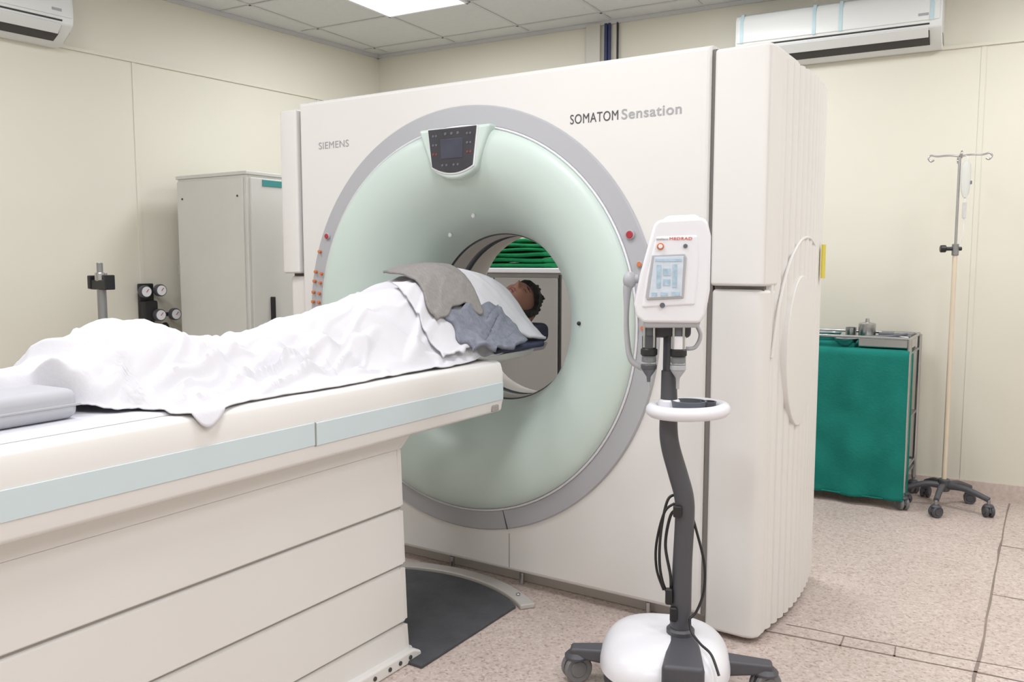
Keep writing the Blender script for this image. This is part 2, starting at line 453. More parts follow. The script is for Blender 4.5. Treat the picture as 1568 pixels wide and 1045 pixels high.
box('plinth', (0.09,0.41,0.032), (2.0,0.66,0.064), 'offwhite', G, 0.004)
for x in (-0.45, -0.1, 0.25, 0.8): cyl('levelling_bolt', (x,0.05,0.0), (x,0.05,0.05), 0.01, 'steel', G)
def arcpoly(w0, w1, z1, z0, sag, n=14):
    pts = [(-w0, z1), (w0, z1)]
    for i in range(n+1):
        t = i/n; x = w1*(1-2*t); pts.append((x, z0-sag*(1-(x/w1)**2)))
    return pts
prism('display_bezel', arcpoly(0.175,0.105,1.822,1.655,0.035), 'XZ', -0.062, 0.03, 'mint', G, bevel=0.014, seg=4)
prism('display_rim', arcpoly(0.122,0.103,1.820,1.666,0.028), 'XZ', -0.066, -0.03, 'white2', G, bevel=0.003)
prism('display_panel', arcpoly(0.117,0.098,1.817,1.671,0.026), 'XZ', -0.070, -0.03, 'screen', G, bevel=0.003)
prism('display_screen', [(-0.055,1.775),(0.055,1.775),(0.052,1.70),(-0.052,1.70)], 'XZ', -0.0715, -0.06, 'screen2', G, bevel=0.001)
for x in (-0.09,-0.075,0.075,0.09):
    for z in (1.79,1.755,1.72): cyl('display_key', (x,-0.072,z), (x,-0.06,z), 0.005, 'dark2' if z > 1.73 else 'keyred', G, seg=12)
for x in (-0.03,0,0.03): cyl('display_key', (x,-0.072,1.795), (x,-0.06,1.795), 0.006, 'dark2', G, seg=12)
for x in (-0.045,-0.025,0.01,0.03): cyl('display_key', (x,-0.072,1.675), (x,-0.06,1.675), 0.005, 'dark2', G, seg=12)
def btn(a, r, rad, m, collar=True):
    t = radians(a); x, z = r*cos(t), BZ+r*sin(t)
    if collar: cyl('button_collar', (x,-0.010,z), (x,-0.022,z), rad*1.3, 'ring', G)
    cyl('button', (x,-0.012,z), (x,-0.026,z), rad, m, G)
btn(154.3, 0.81, 0.011, 'red'); btn(24.3, 0.81, 0.013, 'red'); btn(16.5, 0.81, 0.009, 'orange')
for a in (160, 166.5, 169.5, 173, 176, 179.5):
    for r in ((0.792, 0.828) if a != 160 else (0.828,)):
        btn(a, r, 0.007, 'orange', False)
for a in (7, 4, 0.5):
    for r in (0.792, 0.828): btn(a, r, 0.007, 'orange', False)
for a, yy in ((94, 0.12), (118, 0.17)):
    t = radians(a); r = 0.435 if yy == 0.12 else 0.405
    ell('laser_port', (r*cos(t)*0.985, yy-0.005, BZ+r*sin(t)*0.985), (0.010,0.006,0.010), 'white2', G)
ell('laser_port', (0.52, 0.015, BZ+0.01), (0.008,0.006,0.008), 'black', G)
text('lettering_dark', 'SOMATOM', 0.192, 'textd', G, (0.487,-0.001,1.797), height=0.034)
text('lettering_grey', 'Sensation', 0.222, 'textg', G, (0.692,-0.001,1.797), bold=0.012, height=0.036)
text('lettering_maker', 'SIEMENS', 0.18, 'textg', G, (-0.787,-0.001,1.797), bold=0.0, height=0.03)
def arcband(r0, r1, a0, a1, cx, cy, n=40):
    o = [(cx+r1*cos(a0+(a1-a0)*i/n), cy+r1*sin(a0+(a1-a0)*i/n)) for i in range(n+1)]
    i_ = [(cx+r0*cos(a1-(a1-a0)*i/n), cy+r0*sin(a1-(a1-a0)*i/n)) for i in range(n+1)]
    return o+i_
prism('floor_flange', arcband(0.62,0.68,radians(52),radians(128),0.0,-0.66), 'XY', 0.0, 0.020, 'offwhite', G, bevel=0.006)
for a in (60, 118):
    t = radians(a); cyl('flange_bolt', (0.65*cos(t), -0.66+0.65*sin(t), 0.018), (0.65*cos(t), -0.66+0.65*sin(t), 0.028), 0.009, 'steel', G)
mt = [(-0.40, 2.02), (0.36, 2.02)]+[(0.61*cos(radians(a)), 2.09+0.61*sin(radians(a))) for a in range(54, 127, 3)]
prism('rubber_floor_mat', [(x-2.0, y) for x, y in mt], 'XY', 0.0005, 0.012, 'mat', None, bevel=0.003)

# ------------------------------------------------------------------ patient table
T = empty('patient_table', (-2.0, 0, 0))
YE = 2.52; Y0 = 0.0
prof = [(-0.33,0.757),(0.325,0.757),(0.338,0.765),(0.343,0.80),(0.343,0.87),(0.342,0.915),(0.335,0.936),(0.318,0.943),(-0.318,0.943),(-0.335,0.936),(-0.343,0.87),(-0.343,0.80)]
prism('table_body', prof, 'XZ', Y0, YE, 'tablew', T, bevel=0.006)
for sx in (1, -1):
    prism('side_stripe', [(sx*0.335,0.806),(sx*0.3465,0.806),(sx*0.3465,0.868),(sx*0.335,0.868)], 'XZ', Y0, 1.595, 'blue', T, bevel=0.001)
    prism('side_stripe_end', [(sx*0.335,0.804),(sx*0.3475,0.804),(sx*0.3475,0.866),(sx*0.335,0.866)], 'XZ', 1.600, YE-0.004, 'blue', T, bevel=0.001)
    box('stripe_joint', (sx*0.3435,1.5975,0.835), (0.006,0.003,0.066), 'seaml', T, 0)
    box('latch', (sx*0.337,2.47,0.778), (0.02,0.04,0.022), 'seaml', T, 0.004)
prism('end_cap', [(-0.325,0.765),(0.325,0.765),(0.336,0.80),(0.336,0.90),(0.325,0.93),(-0.325,0.93),(-0.336,0.90),(-0.336,0.80)], 'XZ', YE-0.01, YE+0.018, 'tablew', T, bevel=0.010)
cr = [(-0.21,0.940),(-0.19,0.915),(-0.12,0.893),(0,0.885),(0.12,0.893),(0.19,0.915),(0.21,0.940),(0.20,0.944),(0.12,0.935),(0,0.93),(-0.12,0.935),(-0.20,0.944)]
prism('sliding_cradle', cr, 'XZ', 1.2, 2.96, 'tablew', T, bevel=0.003)
prism('head_holder', [(-0.11,0.942),(-0.09,0.905),(0.09,0.905),(0.11,0.942)], 'XZ', 2.90, 3.25, 'greypad', T, bevel=0.010)
prism('carriage', [(0.15,0.70),(2.05,0.70),(2.07,0.715),(2.10,0.74),(2.16,0.765),(0.0,0.765),(0.0,0.70)], 'YZ', -0.255, 0.262, 'tablew', T, bevel=0.004)
right = []
tops = [0.705, 0.504, 0.314, 0.124]; bots = [0.512, 0.322, 0.132, 0.03]
xs_t = [0.258, 0.264, 0.268, 0.272]
for t_, b_, x_ in zip(tops, bots, xs_t):
    right += [(x_-0.012, t_), (x_, t_-0.006), (x_+0.008, b_+0.004), (x_+0.004, b_), (x_-0.014, b_)]
right += [(0.25, 0.0)]
left = [(-x, z) for x, z in reversed(right)]
prism('base_panels', right+left, 'XZ', 0.02, 2.04, 'tablew', T, bevel=0.0)
for t_, b_, k in zip(tops, bots, range(4)):
    prism('end_panel', [(2.03,t_),(2.046+0.003*k,t_-0.006),(2.054+0.003*k,b_+0.004),(2.03,b_)], 'YZ', -0.262-0.004*k, 0.262+0.004*k, 'tablew', T, bevel=0.001)
    if k: box('groove', (0, 1.03, t_+0.004), (2*(0.252+0.004*k), 2.04, 0.008), 'seaml', T, 0)
box('foot_plate', (0.0, 2.03, 0.012), (0.52, 0.14, 0.024), 'tablew', T, 0.008)
prism('foot_bracket', [(1.75,0.0),(2.09,0.0),(2.09,0.022),(2.05,0.04),(1.75,0.045)], 'YZ', 0.235, 0.305, 'tablew', T, bevel=0.008)
for y in (1.86, 1.93, 1.98, 2.03): cyl('bracket_bolt', (0.304, y, 0.022), (0.309, y, 0.022), 0.007, 'seam', T)
prism('mattress', [(-0.27,0.940),(0.27,0.940),(0.285,0.944),(0.275,0.951),(-0.275,0.951),(-0.285,0.944)], 'XZ', 0.03, 1.75, 'pad', T, bevel=0.003)
LC = empty('leg_support_cushion', (-2.0, 0, 0.0))
box('cushion', (0.120, 0.86, 0.986), (0.15, 0.36, 0.068), 'greypad', LC, 0.022, rot=(0,0,radians(3)), seg=5)
box('cushion_piping', (0.120, 0.86, 0.984), (0.154, 0.364, 0.006), 'ring', LC, 0.002, rot=(0,0,radians(3)))

# ------------------------------------------------------------------ patient
PT = empty('patient_lying', (-2.0, 0, 0))
HP = [(.6,1.05),(.90,1.062),(1.00,1.070),(1.09,1.084),(1.17,1.118),(1.235,1.148),(1.30,1.144),(1.38,1.114),(1.48,1.090),(1.60,1.074),(1.69,1.072),(1.77,1.090),(1.905,1.124),(2.115,1.170),(2.32,1.212),(2.47,1.242),(2.58,1.246),(2.7,1.235),(2.82,1.215),(2.92,1.185),(3.05,1.15)]
WP = [(.6,.12),(1.0,.14),(1.15,.17),(1.3,.185),(1.65,.175),(2.1,.200),(2.4,.218),(2.7,.218),(3.0,.19)]
def surf(x, y, off=0.0, wr=1.0):
    t = min(1, max(0, (abs(x)-0.285)/0.02))
    base = 0.954-0.008*t if y < 1.80 else 0.9465
    h = interp(HP, y)-base; w = interp(WP, y)+off*0.5
    s = abs(x+0.01)/w
    e = exp(-s**2.9)
    z = base+(h+off*0.5)*e
    if y < 2.15:
        k = min(1, (2.15-y)/0.5)
        z -= 0.032*k*exp(-((x+0.02)/0.04)**2)*e
    f1 = noise.noise(Vector((x*2.2+y*1.2, y*6.0-x*6.5, 0.3)))
    f2 = noise.noise(Vector((x*5+3, y*13-x*9.0, 1.7)))
    f3 = noise.noise(Vector((x*9, y*5+x*12, 7.7)))
    f4 = noise.noise(Vector((y*4.5-x*3, x*16+y*5, 2.2)))
    f5 = noise.noise(Vector((x*1.6+4, y*10-x*4.0, 5.5)))
    rid = max(0, 1-abs(f1)*4.0)
    rid2 = max(0, 1-abs(f3)*5.0)
    rid3 = max(0, 1-abs(f4)*6.0)
    m = min(1, s*1.2)
    mm = exp(-((s-1.05)/0.5)**2)
    lo = 1.5 if y < 1.7 else (1.5-0.35*min(1, (y-1.7)/0.3))
    z += wr*lo*(0.024*rid*m*max(e, 0.3)+0.016*f2*m*max(e,0.35)+0.008*f1*e+0.016*rid2*mm+0.010*rid3*m+0.034*f5*mm)
    return max(z, base+0.001+wr*0.004*(1+f2))+off*0.5

def cloth(name, xa, xb, ya, yb, m, off, nx=60, ny=100, wr=1.0, thick=0.004, edge=0.0, tuck=False, jit=0.0):
    v = []; f = []
    for j in range(ny+1):
        tj = j/ny
        for i in range(nx+1):
            s = i/nx
            y_a = ya(s) if callable(ya) else ya
            y_b = yb(s) if callable(yb) else yb
            if jit:
                y_a += jit*noise.noise(Vector((s*4, 1.1, off*50))); y_b += jit*noise.noise(Vector((s*4, 9.1, off*50)))
            y = y_a+(y_b-y_a)*tj
            a = xa(y) if callable(xa) else xa; b = xb(y) if callable(xb) else xb
            if jit: b += jit*0.8*noise.noise(Vector((tj*5, 4.4, off*50)))
            x = a+(b-a)*s
            z = surf(x, y, off, wr)
            if tuck:
                k = min(1, max(0, (b-x)/0.05)); k = k*k*(3-2*k)
                bb = 0.9475 if abs(x) > 0.285 or y > 1.8 else 0.9555
                z = bb+(z-bb)*(0.25+0.75*k)
                if x > 0.337:
                    z = min(z, 0.9475+0.002)-(x-0.337)*2.0
            if edge:
                z += edge*noise.noise(Vector((x*14, y*14, 5)))
            v.append((x, y, z))
    for j in range(ny):
        for i in range(nx):
            a = j*(nx+1)+i; f.append((a, a+1, a+nx+2, a+nx+1))
    return obj(name, v, f, m, PT, solid=thick, angle=80)
XM = [(.6,.01),(.90,.015),(1.04,.025),(1.075,.13),(1.12,.20),(1.16,.215),(1.20,.31),(1.235,.352),(1.28,.350),(1.34,.325),(1.5,.302),(1.7,.318),(2.0,.30),(2.3,.310),(2.5,.29),(2.66,.27)]
def xm(y): return interp(XM, y)+0.007*noise.noise(Vector((y*11, 0, 0)))
cloth('white_sheet', -0.30, xm, 0.45, 2.66, 'sheet', 0.0, 140, 440, thick=0.003, tuck=True)
cloth('folded_white_sheet', -0.22, lambda y: 0.256+0.02*(y-2.6)/0.3, lambda s: 2.55+0.03*s, lambda s: 2.86+0.075*s, 'sheet', 0.026, 60, 50, wr=0.30, thick=0.010)
cloth('grey_towel', -0.07, lambda y: 0.205+0.008*sin(y*20), lambda s: 2.35-0.04*s, lambda s: 2.63-0.05*s, 'towel', 0.040, 60, 40, wr=0.40, thick=0.009, jit=0.02)
cloth('grey_blanket_roll', 0.190, 0.318, lambda s: 2.37, lambda s: 2.72, 'bluegrey', 0.024, 50, 50, wr=0.75, thick=0.014, edge=0.012, jit=0.035)
cloth('white_sheet_edge', 0.05, 0.290, lambda s: 2.26-0.02*s, lambda s: 2.40, 'sheet', 0.018, 40, 30, wr=0.8, thick=0.006, edge=0.004, jit=0.015)
v = []; f = []
for j in range(31):
    y = 2.54+0.40*j/30
    for i in range(24):
        a = 2*pi*i/24
        ex_ = 0.285*abs(cos(a))**0.45*(1 if cos(a) >= 0 else -1)
        ez_ = 0.020*abs(sin(a))**0.6*(1 if sin(a) >= 0 else -1)
        tp = min(1, min(j, 30-j)/3+0.55)
        v.append((ex_*tp*(1+0.02*noise.noise(Vector((a*2, y*12, 0)))), y, 0.969+ez_*tp+0.002*noise.noise(Vector((a*3, y*18, 3)))))
for j in range(30):
    for i in range(24):
        k = (i+1) % 24; f.append((j*24+i, j*24+k, (j+1)*24+k, (j+1)*24+i))
f.append(tuple(range(24))); f.append(tuple(range(30*24, 31*24)))
obj('navy_cushion', v, f, 'navy', PT, angle=70)

sk = [
 ((0,2.20,1.035),(.12,.07),-1),
 ((0,2.42,1.05),(.115,.08),0),
 ((0,2.66,1.065),(.135,.09),1),
 ((0,2.84,1.065),(.12,.08),2),
 ((0,2.95,1.07),(.052,.052),3),
 ((0.02,3.01,1.085),(.05,.05),4),
 ((.15,2.88,1.04),(.062,.062),3),
 ((.155,2.62,1.0),(.040,.040),6),
 ((.08,2.44,1.08),(.030,.030),7),
 ((-.15,2.88,1.04),(.062,.062),3),
 ((-.155,2.62,1.0),(.040,.040),9),
 ((-.08,2.42,1.08),(.030,.030),10),
 ((.08,2.08,1.015),(.065,.050),0),
 ((.08,1.77,1.0),(.045,.036),12),
 ((.08,1.58,.995),(.038,.034),13),
 ((.08,1.36,.99),(.028,.028),14),
 ((.085,1.30,1.015),(.028,.028),15),
 ((.09,1.27,1.07),(.022,.024),16),
 ((-.08,2.08,1.015),(.065,.050),0),
 ((-.08,1.77,1.0),(.045,.036),18),
 ((-.08,1.58,.995),(.038,.034),19),
 ((-.08,1.36,.99),(.028,.028),20),
 ((-.085,1.30,1.015),(.028,.028),21),
 ((-.09,1.27,1.07),(.022,.024),22),
]
me = bpy.data.meshes.new('clothed_body')
me.from_pydata([s[0] for s in sk], [(s[2], i) for i, s in enumerate(sk) if s[2] >= 0], [])
bo = bpy.data.objects.new('clothed_body', me); sc.collection.objects.link(bo); bo.parent = PT
me.materials.append(M['shirt'])
md = bo.modifiers.new('skin', 'SKIN'); md.use_smooth_shade = True
for i, s in enumerate(sk):
    me.skin_vertices[0].data[i].radius = s[1]
    me.skin_vertices[0].data[i].use_root = (i == 0)
bo.modifiers.new('sub', 'SUBSURF').levels = 2; bo.modifiers['sub'].render_levels = 2
for sx in (1, -1):
    wx, wy, wz = sx*0.08, 2.43, 1.085
    tube('palm', [(wx,wy,wz),(wx-sx*0.03,wy-0.02,wz+0.012),(wx-sx*0.065,wy-0.03,wz+0.015)], [0.028,0.038,0.030], 'skin', PT, flat=0.45)
    for q, L in zip(range(4), (0.07,0.078,0.072,0.058)):
        oy = 0.020-0.017*q
        tube('finger', [(wx-sx*0.055,wy-0.025+oy,wz+0.015),(wx-sx*(0.06+L*0.5),wy-0.03+oy*1.1,wz+0.018),(wx-sx*(0.06+L*0.95),wy-0.035+oy*1.1,wz+0.004)], [0.0085,0.008,0.0065], 'skin', PT, seg=8, n=4)
    tube('thumb', [(wx-sx*0.025,wy+0.005,wz+0.014),(wx-sx*0.05,wy+0.035,wz+0.02),(wx-sx*0.08,wy+0.042,wz+0.014)], [0.011,0.010,0.008], 'skin', PT, seg=8, n=4)

HD = bpy.data.objects.new('head_pivot', None); sc.collection.objects.link(HD); HD.parent = PT
HD.location = (0.04, 3.08, 1.115); HD.rotation_euler = (radians(8), radians(26), radians(-4))
def g(d2, s): return exp(-d2/(s*s))
def headpt(th, ph, grow=0.0):
    yy = cos(th); rr = sin(th)
    sx_, fz = rr*sin(ph), rr*cos(ph)
    X = 0.074*sx_; Y = 0.112*yy; Z = 0.094*fz
    if yy < 0:
        k = 1-0.30*(-yy)**1.2
        X *= k
        if fz < 0: Z *= 1-0.45*(-yy)
        else: Z *= 1+0.02*(-yy)
    if fz > 0:
        front = fz
        Z -= 0.010*g((abs(sx_)-0.40)**2+(yy-0.04)**2, 0.17)*front
        Z += 0.005*g((yy-0.24)**2, 0.10)*g(sx_**2, 0.7)
        Z += 0.026*g(sx_**2, 0.12)*g((yy+0.24)**2, 0.10)
        Z += 0.015*g(sx_**2, 0.085)*g((yy+0.06)**2, 0.17)
        Z += 0.006*g((abs(sx_)-0.13)**2, 0.07)*g((yy+0.27)**2, 0.06)
        Z += 0.008*g(sx_**2, 0.24)*g((yy+0.47)**2, 0.05)
        Z += 0.008*g(sx_**2, 0.20)*g((yy+0.58)**2, 0.05)
        Z -= 0.004*g(sx_**2, 0.25)*g((yy+0.525)**2, 0.025)
        Z += 0.012*g(sx_**2, 0.25)*g((yy+0.83)**2, 0.13)
        Z += 0.004*g((abs(sx_)-0.45)**2, 0.22)*g((yy+0.25)**2, 0.2)
        Z += 0.006*g((abs(sx_)-0.40)**2+(yy-0.03)**2, 0.10)
    return Vector((X, Y, Z))*(1+grow)
v = []; f = []; NT, NP = 90, 110; mi = []
for i in range(NT+1):
    for j in range(NP):
        v.append(headpt(pi*i/NT, 2*pi*j/NP))
for i in range(NT):
    for j in range(NP):
        f.append((i*NP+j, i*NP+(j+1)%NP, (i+1)*NP+(j+1)%NP, (i+1)*NP+j))
        th = pi*(i+.5)/NT; ph = 2*pi*(j+.5)/NP
        yy = cos(th); sx_ = sin(th)*sin(ph); fz = sin(th)*cos(ph)
        k = 0
        if fz > 0 and abs(sx_) < 0.24*(1-0.3*abs(yy+0.52)) and -0.62 < yy < -0.44: k = 1
        if fz > 0 and 0.22 < abs(sx_) < 0.56 and abs(yy-(0.20-0.10*(abs(sx_)-0.4)**2*4)) < 0.026: k = 2
        if fz > 0 and 0.26 < abs(sx_) < 0.54 and abs(yy-(-0.025+0.5*(abs(sx_)-0.4)**2)) < 0.014: k = 2
        mi.append(k)
ho = obj('head', v, f, ['skin','lip','hair'], HD, angle=180)
for p, k in zip(ho.data.polygons, mi): p.material_index = k
v = []; f = []
for i in range(61):
    for j in range(80):
        th = pi*i/60; ph = 2*pi*j/80
        fz = sin(th)*cos(ph); yy = cos(th)
        p = headpt(th, ph)
        side = fz < 0.15 and yy > -0.35
        inside = (yy > 0.46-0.08*abs(sin(ph))) or side
        gr = 0.22+0.10*noise.noise(Vector((p.x*45, p.y*45, p.z*45))) if inside else -0.06
        v.append(p*(1+gr))
for i in range(60):
    for j in range(80): f.append((i*80+j, i*80+(j+1)%80, (i+1)*80+(j+1)%80, (i+1)*80+j))
obj('hair', v, f, 'hair', HD, angle=180)
random.seed(3)
for q in range(60):
    a = random.uniform(0, 2*pi); th = random.uniform(0.15, 1.1)
    if cos(a) > 0 and th > 0.8: th = 0.7
    p = headpt(th, a)*1.16
    dr = Vector((random.uniform(-.6,.6), random.uniform(-.2,.6), random.uniform(-.6,.4)))
    tube('hair_lock', [p*0.95, p*1.04+dr*0.008, p*1.07+dr*0.020], [0.013,0.010,0.003], 'hair', HD, seg=6, n=3)
for sx in (1,-1):
    tube('ear', [(sx*0.070,0.022,-0.012),(sx*0.082,0.030,-0.022),(sx*0.086,0.012,-0.030),(sx*0.082,-0.012,-0.022),(sx*0.070,-0.028,-0.008)], [0.006,0.008,0.008,0.008,0.006], 'skin', HD, seg=8, n=5)
    ell('ear_bowl', (sx*0.075,0.0,-0.014), (0.006,0.022,0.014), 'skin', HD)
box('head_rest', (0.03,3.12,0.986), (0.19,0.24,0.085), 'navy', PT, 0.030, seg=5)

# ------------------------------------------------------------------ contrast injector
I = empty('contrast_injector_stand', (-0.93, 2.33, 0), radians(21.8))
def dome(name, rx, ry, z0, z1, m, cx=0, cy=0, pw=2.6, seg=72, rings=14):
    v = []; f = []
    for i in range(rings+1):
        t = i/rings*pi/2
        k = cos(t)**0.55 if i < rings else 0.0; z = z0+(z1-z0)*sin(t)**0.9
        for j in range(seg):
            a = 2*pi*j/seg
            x = abs(cos(a))**(2/pw)*(1 if cos(a) >= 0 else -1); y = abs(sin(a))**(2/pw)*(1 if sin(a) >= 0 else -1)
            v.append((cx+rx*k*x, cy+ry*k*y, z))
    for i in range(rings):
        for j in range(seg): f.append((i*seg+j, i*seg+(j+1)%seg, (i+1)*seg+(j+1)%seg, (i+1)*seg+j))
    f.append(tuple(range(seg)))
    return obj(name, v, f, m, I, angle=40)
dome('base_cover', 0.194, 0.215, 0.090, 0.182, 'white2', -0.012, 0.005)
dome('base_underside', 0.182, 0.200, 0.045, 0.12, 'dark', -0.012, 0.0)
prism('base_front_wedge', [(-0.02,-0.225),(0.10,-0.225),(0.09,-0.06),(0.065,0.03),(-0.01,0.03),(-0.005,-0.08)], 'XY', 0.06, 0.182, 'dark', I, bevel=0.014)
def leg(x, y):
    L = sqrt(x*x+y*y); a = atan2(y, x)
    v = [(0.08,-0.038,0.06),(0.08,0.038,0.06),(0.08,0.038,0.125),(0.08,-0.038,0.125),(L+0.02,-0.024,0.082),(L+0.02,0.024,0.082),(L+0.02,0.024,0.112),(L+0.02,-0.024,0.112)]
    f = [(0,1,2,3),(4,5,6,7),(0,1,5,4),(1,2,6,5),(2,3,7,6),(3,0,4,7)]
    obj('base_leg', v, f, 'dark', I, bevel=0.010, rot=(0,0,a))
    caster(I, x, y, 0.044, 0, a+pi/2+0.5, top=0.095)
for x, y in ((-0.280,0.0),(0.285,0.0),(0.0,0.25),(-0.02,-0.28)): leg(x, y)
colp = [(0.034,0,0.12),(0.034,0,0.25),(0.036,0,0.40),(0.040,0,0.53),(0.037,0,0.60),(0.018,0,0.67),(-0.004,0,0.745),(-0.012,0,0.80),(-0.012,0,0.88),(-0.014,0,0.98)]
tube('column', colp, [0.033,0.031,0.029,0.029,0.029,0.029,0.028,0.027,0.025,0.022], 'dark', I, seg=20)
cyl('column_socket', (0.034,0,0.12), (0.034,0,0.20), 0.042, 'dark', I)
rp = [(0.043+0.103*cos(t), 0.100*sin(t), 0.866+0.004*cos(t)) for t in [2*pi*i/16 for i in range(16)]]
tube('handle_ring', rp, 0.020, 'white2', I, closed=True, n=4, flat=1.0)
lathe('tray', [(0,0.0),(0.095,0.002),(0.100,0.010),(0.10,0.02),(0.095,0.02),(0.09,0.012),(0,0.010)], 'white2', I, 'Z', (0.03,0.0,0.850), 36, scale=(1.0,0.9,1))
lathe('cup_holder', [(0,0),(0.035,0),(0.04,0.035),(0.036,0.035),(0.033,0.004),(0,0.004)], 'dark2', I, 'Z', (0.045,-0.02,0.860), 32, scale=(1.3,1.1,1))
lathe('cup_holder', [(0,0),(0.02,0),(0.024,0.032),(0.02,0.032),(0.018,0.004),(0,0.004)], 'dark', I, 'Z', (0.10,-0.01,0.861), 24)
cyl('column_collar', (-0.012,0,0.835), (-0.012,0,0.895), 0.032, 'white2', I)
hp = [(-0.062,1.404),(-0.050,1.417),(0.072,1.423),(0.086,1.411),(0.096,1.37),(0.096,1.22),(0.086,1.150),(0.070,1.125),(-0.088,1.125),(-0.108,1.142),(-0.116,1.18),(-0.098,1.27)]
prism('injector_head', hp, 'XZ', -0.075, 0.075, 'white2', I, bevel=0.024, seg=5)
fp = [(-0.058,1.372),(0.060,1.376),(0.066,1.30),(0.058,1.175),(-0.096,1.165),(-0.085,1.25)]
prism('face_plate', fp, 'XZ', -0.0785, -0.06, 'white2', I, bevel=0.010, seg=4)
prism('top_handle', [(-0.03,1.410),(0.055,1.413),(0.065,1.426),(0.05,1.433),(-0.025,1.430),(-0.04,1.418)], 'XZ', -0.04, 0.06, 'white2', I, bevel=0.006)
prism('screen_bezel', [(-0.066,1.318),(0.024,1.322),(0.030,1.312),(0.024,1.196),(-0.078,1.190),(-0.082,1.20)], 'XZ', -0.083, -0.07, 'ring', I, bevel=0.003)
prism('touch_screen', [(-0.060,1.312),(0.022,1.315),(0.018,1.202),(-0.073,1.197)], 'XZ', -0.085, -0.07, 'lcd', I, bevel=0.001)
for (x0, x1, z0, z1) in ((-0.052,-0.040,1.225,1.290),(-0.008,0.004,1.227,1.292),(-0.035,-0.014,1.260,1.280),(-0.066,-0.050,1.202,1.212),(-0.04,-0.02,1.203,1.213),(-0.010,0.014,1.204,1.214),(-0.056,0.016,1.300,1.307),(-0.034,-0.014,1.232,1.250)):
    prism('screen_tile', [(x0,z0),(x1,z0),(x1,z1),(x0,z1)], 'XZ', -0.0862, -0.08, 'lcdb', I)
cyl('start_button_ring', (-0.043,-0.076,1.342), (-0.043,-0.083,1.342), 0.010, 'orange', I)
cyl('start_button', (-0.043,-0.08,1.342), (-0.043,-0.086,1.342), 0.006, 'white2', I)
cyl('power_button', (0.026,-0.076,1.343), (0.026,-0.083,1.343), 0.006, 'dark2', I)
text('lettering', 'MEDRAD', 0.062, 'textr', I, (-0.018,-0.0795,1.360), height=0.008)
text('lettering_side', 'Stellant', 0.034, 'textg', I, (-0.056,-0.0795,1.360), height=0.006)
lathe('maker_badge', [(0,-0.003),(0.007,-0.003),(0.008,0.003),(0,0.003)], 'dark2', I, 'Y', (-0.035,-0.078,1.176), 20)
prism('head_bottom_trim', [(-0.09,1.135),(0.075,1.138),(0.068,1.112),(-0.085,1.109)], 'XZ', -0.066, 0.066, 'ring', I, bevel=0.006)
cyl('neck', (-0.012,0.0,0.955), (-0.012,0.03,1.13), 0.02, 'dark', I)
box('neck_joint', (-0.012,0.03,1.10), (0.12,0.06,0.05), 'dark', I, 0.015)
tube('side_arm', [(-0.105,0,1.25),(-0.135,0,1.235),(-0.140,0,1.16),(-0.138,0,1.08),(-0.125,0,1.01),(-0.09,0,0.985)], [0.012,0.014,0.008,0.008,0.009,0.010], 'ring', I)
ell('side_knob', (-0.132,0,1.245), (0.02,0.022,0.026), 'ring', I)
tube('side_arm_thin', [(0.06,0.0,1.12),(0.075,0.0,1.085),(0.06,0.0,1.05),(0.03,0.0,1.045)], 0.006, 'ring', I)
def syringe(x, y, big):
    cyl('plunger_sleeve', (x,y,1.125), (x,y,1.055), 0.017, 'dark2', I)
    cyl('plunger_rod', (x-0.014,y-0.014,1.12), (x-0.014,y-0.014,1.05), 0.004, 'steel', I)
    cyl('plunger_rod', (x+0.014,y-0.014,1.12), (x+0.014,y-0.014,1.05), 0.004, 'steel', I)
    cyl('barrel_upper', (x,y,1.085), (x,y,1.045), 0.021, 'white2' if big else 'dark', I)
    cyl('lock_band', (x,y,1.047), (x,y,1.025), 0.0245, 'black', I)
    cyl('barrel', (x,y,1.027), (x,y,0.99), 0.022, 'glass', I)
    cyl('plunger', (x,y,1.022), (x,y,1.005), 0.018, 'dark2', I)
    cyl('band', (x,y,1.000), (x,y,0.985), 0.023, 'dark' if not big else 'ring', I)
    lathe('nozzle_cone', [(0,-0.035),(0.005,-0.035),(0.006,-0.02),(0.020,0.0),(0.021,0.005),(0,0.006)], 'ring' if big else 'dark2', I, 'Z', (x,y,0.982), 24)
    cyl('tip', (x,y,0.955), (x,y,0.93), 0.005, 'ring', I)
syringe(-0.072, -0.02, False); syringe(0.012, -0.03, True)
tube('power_cable', [(0.02,0.028,0.60),(-0.01,0.02,0.585),(-0.028,0.0,0.50),(-0.032,0,0.40),(-0.02,0,0.33),(0.0,0.0,0.30),(0.002,-0.02,0.36),(-0.015,0,0.45),(-0.002,0.0,0.54),(0.02,-0.02,0.57)], 0.0045, 'black', I, seg=8)
tube('power_cable_loop', [(0.01,0.0,0.58),(-0.02,0.0,0.55),(-0.042,0.01,0.45),(-0.04,0.01,0.37),(-0.018,0.0,0.31)], 0.004, 'black', I, seg=8)
tube('signal_cable', [(0.055,0.02,0.56),(0.075,0.0,0.50),(0.10,0,0.40),(0.10,-0.01,0.32),(0.08,-0.02,0.26),(0.06,-0.03,0.24)], 0.004, 'black', I, seg=8)
tube('base_cable', [(0.06,-0.03,0.24),(0.065,-0.05,0.21),(0.09,-0.09,0.192),(0.12,-0.13,0.180),(0.14,-0.17,0.14)], 0.004, 'black', I, seg=8)
box('cable_clip', (0.018,-0.03,0.565), (0.025,0.02,0.035), 'black', I, 0.005)
box('cable_plug', (-0.002,-0.02,0.30), (0.022,0.02,0.05), 'black', I, 0.006)
box('cable_plug_2', (0.012,-0.03,0.25), (0.022,0.02,0.045), 'black', I, 0.006)

